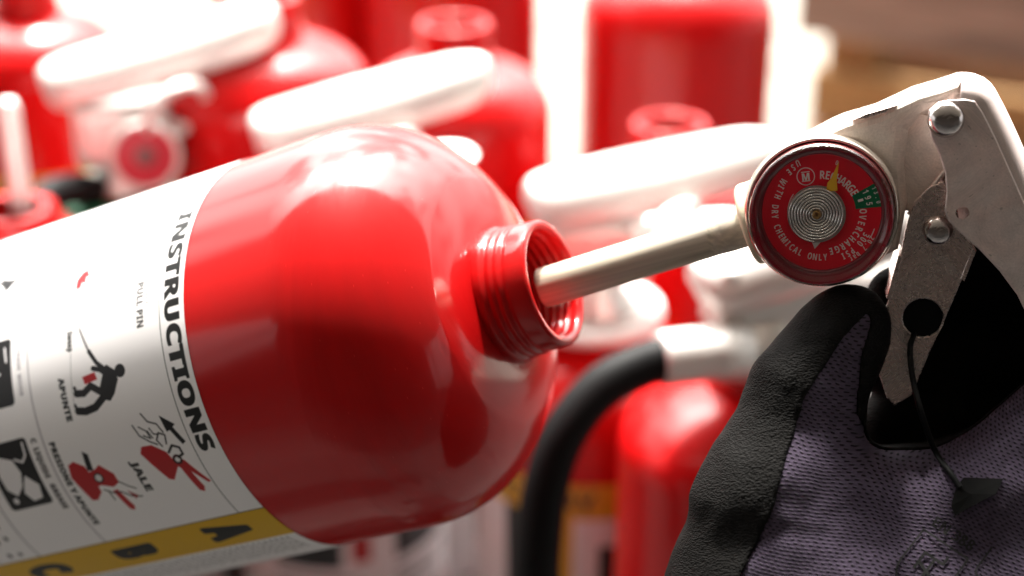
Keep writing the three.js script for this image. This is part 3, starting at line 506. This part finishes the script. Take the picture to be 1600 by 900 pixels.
{ // safety tie: cord from the hole of the handle down over the glove, with its black tag
  const zc = (x, y, up = 5) => handPt(x, y, handHit(x, y) + up);
  const start = vO.clone().add(camVec(0, 0, 0)); const q = onV(1428, 522, -0.002); start.copy(vO).addScaledVector(vX, q.x).addScaledVector(vY, q.y).addScaledVector(vN, q.z);
  const path = [start, pt(1422, 545, 0.452), pt(1426, 590, 0.449), pt(1438, 640, 0.446), zc(1462, 706, 14), zc(1482, 735, 7), zc(1500, 762, 6)];
  const seal = thing('safety_tie', 'thin black plastic cord with a small dark tag, hanging from the handle over the glove', 'cord', path[6]);
  const loc = p => p.clone().sub(path[6]);
  part('cord', [tube(path.map(loc), 0.00085, 60, 12), cap(loc(path[0]), 0.00085)], rubber, seal);
  const tg = [[1494, 760], [1506, 746], [1568, 748], [1556, 772], [1520, 790], [1492, 806], [1486, 790]].map(p => p);
  const pos = [], idx = []; const ctr = [1518, 772];
  // a thin moulded wafer that follows the glove
  const ringN = tg.length; for (const up of [2, 6]) { pos.push(...loc(zc(ctr[0], ctr[1], up)).toArray()); for (const [x, y] of tg) pos.push(...loc(zc(x, y, up)).toArray()); }
  for (let i = 0; i < ringN; i++) { const a = 1 + i, b = 1 + (i + 1) % ringN, o = ringN + 1; idx.push(o, o + b, o + a, 0, a, b, a, o + a, b, b, o + a, o + b); }
  const g = new THREE.BufferGeometry(); g.setAttribute('position', new THREE.Float32BufferAttribute(pos, 3)); g.setIndex(idx); const h = g.toNonIndexed(); h.computeVertexNormals();
  part('tag', h, phys({ color: lin(0.004, 0.004, 0.004), roughness: 0.8, specularIntensity: 0.3 }), seal);
}

// ---------------------------------------------------------------- the stock of extinguishers behind
const backLabel = canvasTex(1024, 768, (c, w, h) => {
  c.fillStyle = '#ece8ea'; c.fillRect(0, 0, w, h); c.fillStyle = '#cfa012'; c.fillRect(0, 0, w, 62); c.fillRect(150, 0, 44, h);
  c.fillStyle = '#1a1718'; c.font = 'bold 44px sans-serif'; c.textBaseline = 'middle'; for (let x = 10; x < w; x += 250) c.fillText('A B C  DRY', x, 32);
  c.fillStyle = '#161314'; c.fillRect(90, 62, 60, h);
  for (let k = 0; k < 3; k++) for (let x = 230; x < w; x += 190) { c.fillStyle = '#1a1718'; c.fillRect(x + 20 * k, 110 + k * 200, 80 + 30 * rnd(), 90); c.fillStyle = '#b3141b'; c.fillRect(x + 120, 130 + k * 200, 30, 60); c.fillStyle = '#555'; for (let i = 0; i < 4; i++) c.fillRect(x, 220 + k * 200 + i * 18, 90 + 60 * rnd(), 8); }
});
const labelMat = phys({ map: backLabel, roughness: 0.45, clearcoat: 0.3, clearcoatRoughness: 0.3 });
function arch(len, w, h, tip = true) { // arched lever blank: solid, rounded in plan at its far end, along +x
  const N = 36, C = 16, pos = [], idx = [];
  for (let i = 0; i <= N; i++) {
    const t = i / N, e = Math.min(1, (1 - t) * len / (w * 0.55)), s0 = Math.min(1, t * len / (w * 0.34)); const k = Math.max(0.02, (tip ? Math.sqrt(1 - (1 - e) ** 2) : 1) * (0.5 + 0.5 * Math.sqrt(1 - (1 - s0) ** 2)));
    const taper = 0.86 + 0.14 * Math.sin(Math.PI * Math.min(1, t * 1.15));
    for (let j = 0; j < 2 * C; j++) { const up = j <= C, a = up ? j / C * Math.PI : 0, b = (j - C) / C; const z = up ? Math.cos(a) * w / 2 : -w / 2 + w * b, y = up ? Math.pow(Math.sin(a), 0.75) * h : 0.0; pos.push(t * len, (y - h * 0.5) * (0.55 + 0.45 * k), z * k * taper); }
  }
  const R = 2 * C; for (let i = 0; i < N; i++) for (let j = 0; j < R; j++) { const a = i * R + j, b = i * R + (j + 1) % R; idx.push(a, a + R, b, b, a + R, b + R); }
  for (let j = 1; j < R - 1; j++) { idx.push(0, j, j + 1); const o = N * R; idx.push(o, o + j + 1, o + j); }
  const g = new THREE.BufferGeometry(); g.setAttribute('position', new THREE.Float32BufferAttribute(pos, 3)); g.setIndex(idx); const m = g.toNonIndexed(); m.computeVertexNormals(); const q = mergeVertices(g); q.computeVertexNormals();
  q.setAttribute('uv', new THREE.Float32BufferAttribute(new Float32Array(q.attributes.position.count * 2), 2)); return q;
}
const STOCK = 'extinguishers standing in rows behind';
function standing(px, py, depth, { R = 0.0575, label, spin = 0, open = false, labelTop = 0.088, dome = 0.62, neckR = 0.019 }) {
  const p = pt(px, py, depth), H = p.y;                                 // neck base at height H, standing on the ground
  const o = thing('fire_extinguisher', label, 'fire extinguisher', V(p.x, 0, p.z), null, STOCK); o.rotation.y = spin;
  const P = [[0.001, 0.005], [R * 0.8, 0.003], [R * 0.92, 0], [R * 0.98, 0.003], [R, 0.01]], A = R * dome;
  for (let k = 0; k <= 24; k++) { const u = k / 24 * 0.955; P.push([R * Math.pow(1 - Math.pow(u, 2.2), 1 / 2.2), H - A * 0.97 + A * u]); }
  P.push([neckR, H]);
  part('body', lathe(P, 72), backPaint, o);
  if (open) {
    part('neck', lathe([[neckR, H - 0.004], [neckR * 1.16, H], [neckR * 1.16, H + 0.006], [neckR * 1.05, H + 0.007], [neckR * 1.05, H + 0.012], [neckR * 1.12, H + 0.013], [neckR * 1.12, H + 0.020], [neckR * 1.05, H + 0.022], [neckR * 0.9, H + 0.022], [neckR * 0.86, H + 0.02], [neckR * 0.86, H + 0.004]], 48), backPaint, o);
    part('inner_wall', lathe([[neckR * 0.85, H + 0.012], [neckR * 0.85, H - 0.05], [0.0005, H - 0.05]], 40), bareSteel, o);
  } else part('neck', lathe([[neckR, H - 0.004], [neckR * 1.1, H], [neckR * 1.1, H + 0.012], [neckR * 0.8, H + 0.012]], 48), backPaint, o);
  const l0 = 0.07, l1 = H - labelTop; if (l1 > l0 + 0.05) { const g = new THREE.CylinderGeometry(R + 0.0003, R + 0.0003, l1 - l0, 72, 1, true); g.translate(0, (l0 + l1) / 2, 0); part('label', g, labelMat, o); }
  return { o, H, R };
}
function dress({ o, H }, { yaw = 0, tilt = 0.24, len = 0.132, roll = 0.34, gauge = true, gaugeSide = 0.0, ring = true, lw = 0.039, lh = 0.017, back = 0.03, lift = 0.07 } = {}) {
  // valve with its long axis along +x of its own frame
  const q = new THREE.Quaternion().setFromEuler(new THREE.Euler(0, yaw, 0)), put = (g) => { g.applyQuaternion(q); g.translate(0, H, 0); return g; };
  const b1 = lathe([[0.001, 0.008], [0.021, 0.008], [0.021, 0.016], [0.016, 0.018], [0.015, 0.034], [0.001, 0.034]], 32);
  const b2 = new RoundedBoxGeometry(0.05, 0.034, 0.026, 3, 0.005); b2.translate(0.002, 0.042, 0);
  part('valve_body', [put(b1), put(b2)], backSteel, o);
  const lv = arch(len, lw, lh); lv.rotateX(roll); lv.rotateZ(tilt); lv.translate(-back, lift, 0); part('squeeze_lever', put(lv), backMetal, o);
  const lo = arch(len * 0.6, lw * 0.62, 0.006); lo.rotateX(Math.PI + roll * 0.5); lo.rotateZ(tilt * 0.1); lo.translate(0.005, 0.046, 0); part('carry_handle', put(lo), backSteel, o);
  if (gauge) {
    const gq = new THREE.Quaternion().setFromEuler(new THREE.Euler(Math.PI / 2 - 0.1, 0, 0));
    const cup = lathe([[0.006, -0.006], [0.0165, -0.006], [0.0185, 0.002], [0.0185, 0.007], [0.0165, 0.008], [0.0155, 0.006]], 40); cup.applyQuaternion(gq); cup.translate(0.012 + gaugeSide, 0.036, 0.024);
    const g = part('gauge', put(cup), backMetal, o);
    const d = lathe([[0.0001, 0.0062], [0.0156, 0.0062]], 40); d.applyQuaternion(gq); d.translate(0.012 + gaugeSide, 0.036, 0.024); part('dial', put(d), std({ color: lin(0.42, 0.01, 0.03), roughness: 0.3 }), g);
    const hub = lathe([[0.0001, 0.0078], [0.005, 0.0078], [0.0055, 0.0062]], 24); hub.applyQuaternion(gq); hub.translate(0.012 + gaugeSide, 0.036, 0.024); part('hub', put(hub), std({ color: lin(0.16, 0.06, 0.06), roughness: 0.4 }), g);
  }
  if (ring) { const t = new THREE.TorusGeometry(0.017, 0.0028, 10, 40); t.rotateX(0.5); t.rotateY(0.5); t.translate(0.03, 0.058, 0.024); const pn = rod(V(0.016, 0.058, -0.02), V(0.016, 0.058, 0.022), 0.0024); part('pull_pin', [put(t), put(pn)], backMetal, o); }
}
// front row, valves fitted, levers pointing right and away
const A1 = standing(200, 318, 0.86, { label: 'red extinguisher with green neck ring and black hose, its gauge facing out', spin: 0.3 });
dress(A1, { yaw: 0.22 - 0.3, tilt: 0.23, len: 0.126, back: 0.036 });
{ const g = lathe([[0.0215, A1.H + 0.002], [0.036, A1.H + 0.003], [0.037, A1.H + 0.006], [0.036, A1.H + 0.009], [0.0215, A1.H + 0.008]], 40); part('neck_ring', g, std({ color: lin(0.03, 0.30, 0.15), roughness: 0.5 }), A1.o, 'green plastic ring round the neck');
  const inv = p => A1.o.worldToLocal(p); A1.o.updateMatrixWorld(true);
  part('hose', tube([pt(160, 300, 0.85), pt(120, 296, 0.82), pt(75, 308, 0.80), pt(40, 350, 0.79), pt(20, 430, 0.80), pt(20, 600, 0.84)].map(inv), 0.0085, 40, 16), rubber, A1.o); }
const A2 = standing(512, 398, 0.83, { label: 'red extinguisher with long silver lever, half hidden behind the tilted cylinder', spin: 2.0, labelTop: 0.1 });
dress(A2, { yaw: 0.24 - 2.0, tilt: 0.2, len: 0.124, back: 0.034 });
const A3 = standing(922, 510, 0.79, { label: 'red extinguisher with white neck ring and silver lever, standing behind the pale dip tube', spin: -1.35, labelTop: 0.056 });
dress(A3, { yaw: 0.22 + 1.35, tilt: 0.14, len: 0.126, gauge: false, back: 0.032 });
{ const H = A3.H; part('neck_ring', lathe([[0.0215, H + 0.006], [0.034, H + 0.005], [0.0362, H + 0.008], [0.0355, H + 0.012], [0.0215, H + 0.012]], 48), std({ color: lin(0.8, 0.79, 0.77), roughness: 0.45 }), A3.o, 'white plastic ring round the neck'); }
const A4 = standing(1178, 595, 0.69, { label: 'red extinguisher with black discharge hose on its valve, partly behind the glove', spin: 1.1, labelTop: 0.16 });
dress(A4, { yaw: 0.22 - 1.1, tilt: 0.27, len: 0.13, gauge: false, ring: false, back: 0.03, lift: 0.05 });
{ A4.o.updateMatrixWorld(true); const inv = p => A4.o.worldToLocal(p);
  const c0 = pt(1165, 545, 0.665), c1 = pt(1030, 562, 0.655);
  const h = part('hose', tube([pt(1045, 560, 0.656), pt(1005, 571, 0.654), pt(940, 606, 0.65), pt(885, 672, 0.648), pt(855, 752, 0.65), pt(842, 850, 0.655), pt(838, 1000, 0.67)].map(inv), 0.0093, 60, 20), rubber, A4.o);
  const d = c1.clone().sub(c0), g = lathe([[0.001, 0], [0.0125, 0], [0.0125, 0.014], [0.0115, 0.016], [0.0115, d.length() - 0.002], [0.0105, d.length()], [0.006, d.length()]], 32);
  g.applyQuaternion(new THREE.Quaternion().setFromUnitVectors(V(0, 1, 0), d.clone().normalize())); g.translate(c0.x, c0.y, c0.z); A4.o.updateMatrixWorld(true); g.applyMatrix4(A4.o.matrixWorld.clone().invert());
  part('hose_coupling', g, backMetal, h); }
const A0 = standing(22, 362, 0.76, { label: 'red extinguisher with a bare upright silver stem and no lever', R: 0.05, spin: 0.8 });
part('valve_stem', lathe([[0.001, A0.H + 0.01], [0.0056, A0.H + 0.01], [0.0052, A0.H + 0.022], [0.005, A0.H + 0.06], [0.0035, A0.H + 0.064], [0.0005, A0.H + 0.064]], 28).translate(0.006, 0, 0), backMetal, A0.o);
// second row: open necks
const B0 = standing(40, 18, 0.99, { label: 'open red extinguisher cylinder behind the bare stem and the green ring', open: true, spin: 0.4 });
const B1 = standing(410, 54, 0.86, { label: 'open red extinguisher cylinder behind the lever over the green ring', open: true, spin: 1.7 });
const B2 = standing(710, 92, 0.93, { label: 'open red extinguisher cylinder with dark neck hole, behind the long silver lever', open: true, spin: 2.6 });
const B3 = standing(1045, 250, 0.90, { label: 'open red extinguisher cylinder with neck just above the wide silver lever', open: true, spin: 0.9 });
// back row: taller and wider
const C0 = standing(452, -128, 1.24, { label: 'wide red extinguisher cylinder in the back row, behind the gauge and green ring', R: 0.068, spin: 2.2, labelTop: 0.3 });
const C1 = standing(703, -130, 1.20, { label: 'wide red extinguisher cylinder in the back row, left of the bright pavement gap', R: 0.0685, spin: 0.2, labelTop: 0.3 });
const C2 = standing(1062, -65, 1.24, { label: 'wide red extinguisher cylinder in the back row, beside the wooden crate', R: 0.078, spin: 1.2, labelTop: 0.3 });

// ---------------------------------------------------------------- wooden crate in the far corner
{
  const g0 = pt(1272, 60, 1.9), yaw = -0.5, cr = thing('wooden_crate', 'weathered wooden crate with gaps between boards, in the corner behind the levers', 'crate', V(g0.x, 0, g0.z)); cr.rotation.y = yaw;
  const wood = (r, g, b, z) => std({ roughness: 0.85, map: (() => { const t = dataTex(256, 256, (u, v) => { const gr = tn(u * 1, v, 5, z, 5), st = tn(v, u * 0.2, 40, z + 3, 3), k = 0.85 + 0.5 * gr + 0.35 * st; return [r * k, g * k, b * (k - 0.05)]; }, true); return t; })() });
  const orange = wood(0.68, 0.42, 0.19, 1), grey = wood(0.60, 0.50, 0.46, 5), tan = wood(0.62, 0.46, 0.28, 8);
  const W = 1.0, D = 0.6; let y = 0.005;
  const heights = [[0.075, orange], [0.066, tan]];
  const bd = (w, h, d, x, yy, z, m) => part('board', new RoundedBoxGeometry(w, h, d, 2, 0.004).translate(x, yy, z), m, cr);
  for (const [h, m] of heights) { bd(W, h, 0.02, W / 2, y + h / 2, 0, m); bd(0.02, h, D, 0.05, y + h / 2, -D / 2 - 0.05, m); y += h + 0.006; }
  part('added_filler_box', new THREE.BoxGeometry(W - 0.1, y + 0.13, D - 0.14).translate(W / 2, (y + 0.13) / 2, -D / 2 - 0.01), std({ color: lin(0.30, 0.20, 0.12), roughness: 0.9 }), cr);  // added inner box, stops sunlit patches showing through the gap
  const top = y + 0.035; bd(W + 0.04, 0.12, 0.022, W / 2, top + 0.06, 0.01, grey); bd(0.022, 0.12, D, 0.05, top + 0.06, -D / 2 - 0.05, grey);
  for (const x of [0.04, W / 2, W - 0.04]) part('post', new RoundedBoxGeometry(0.06, top + 0.12, 0.03, 2, 0.003).translate(x, (top + 0.12) / 2, -0.0265), tan, cr);
}

renderer.render(scene, camera);
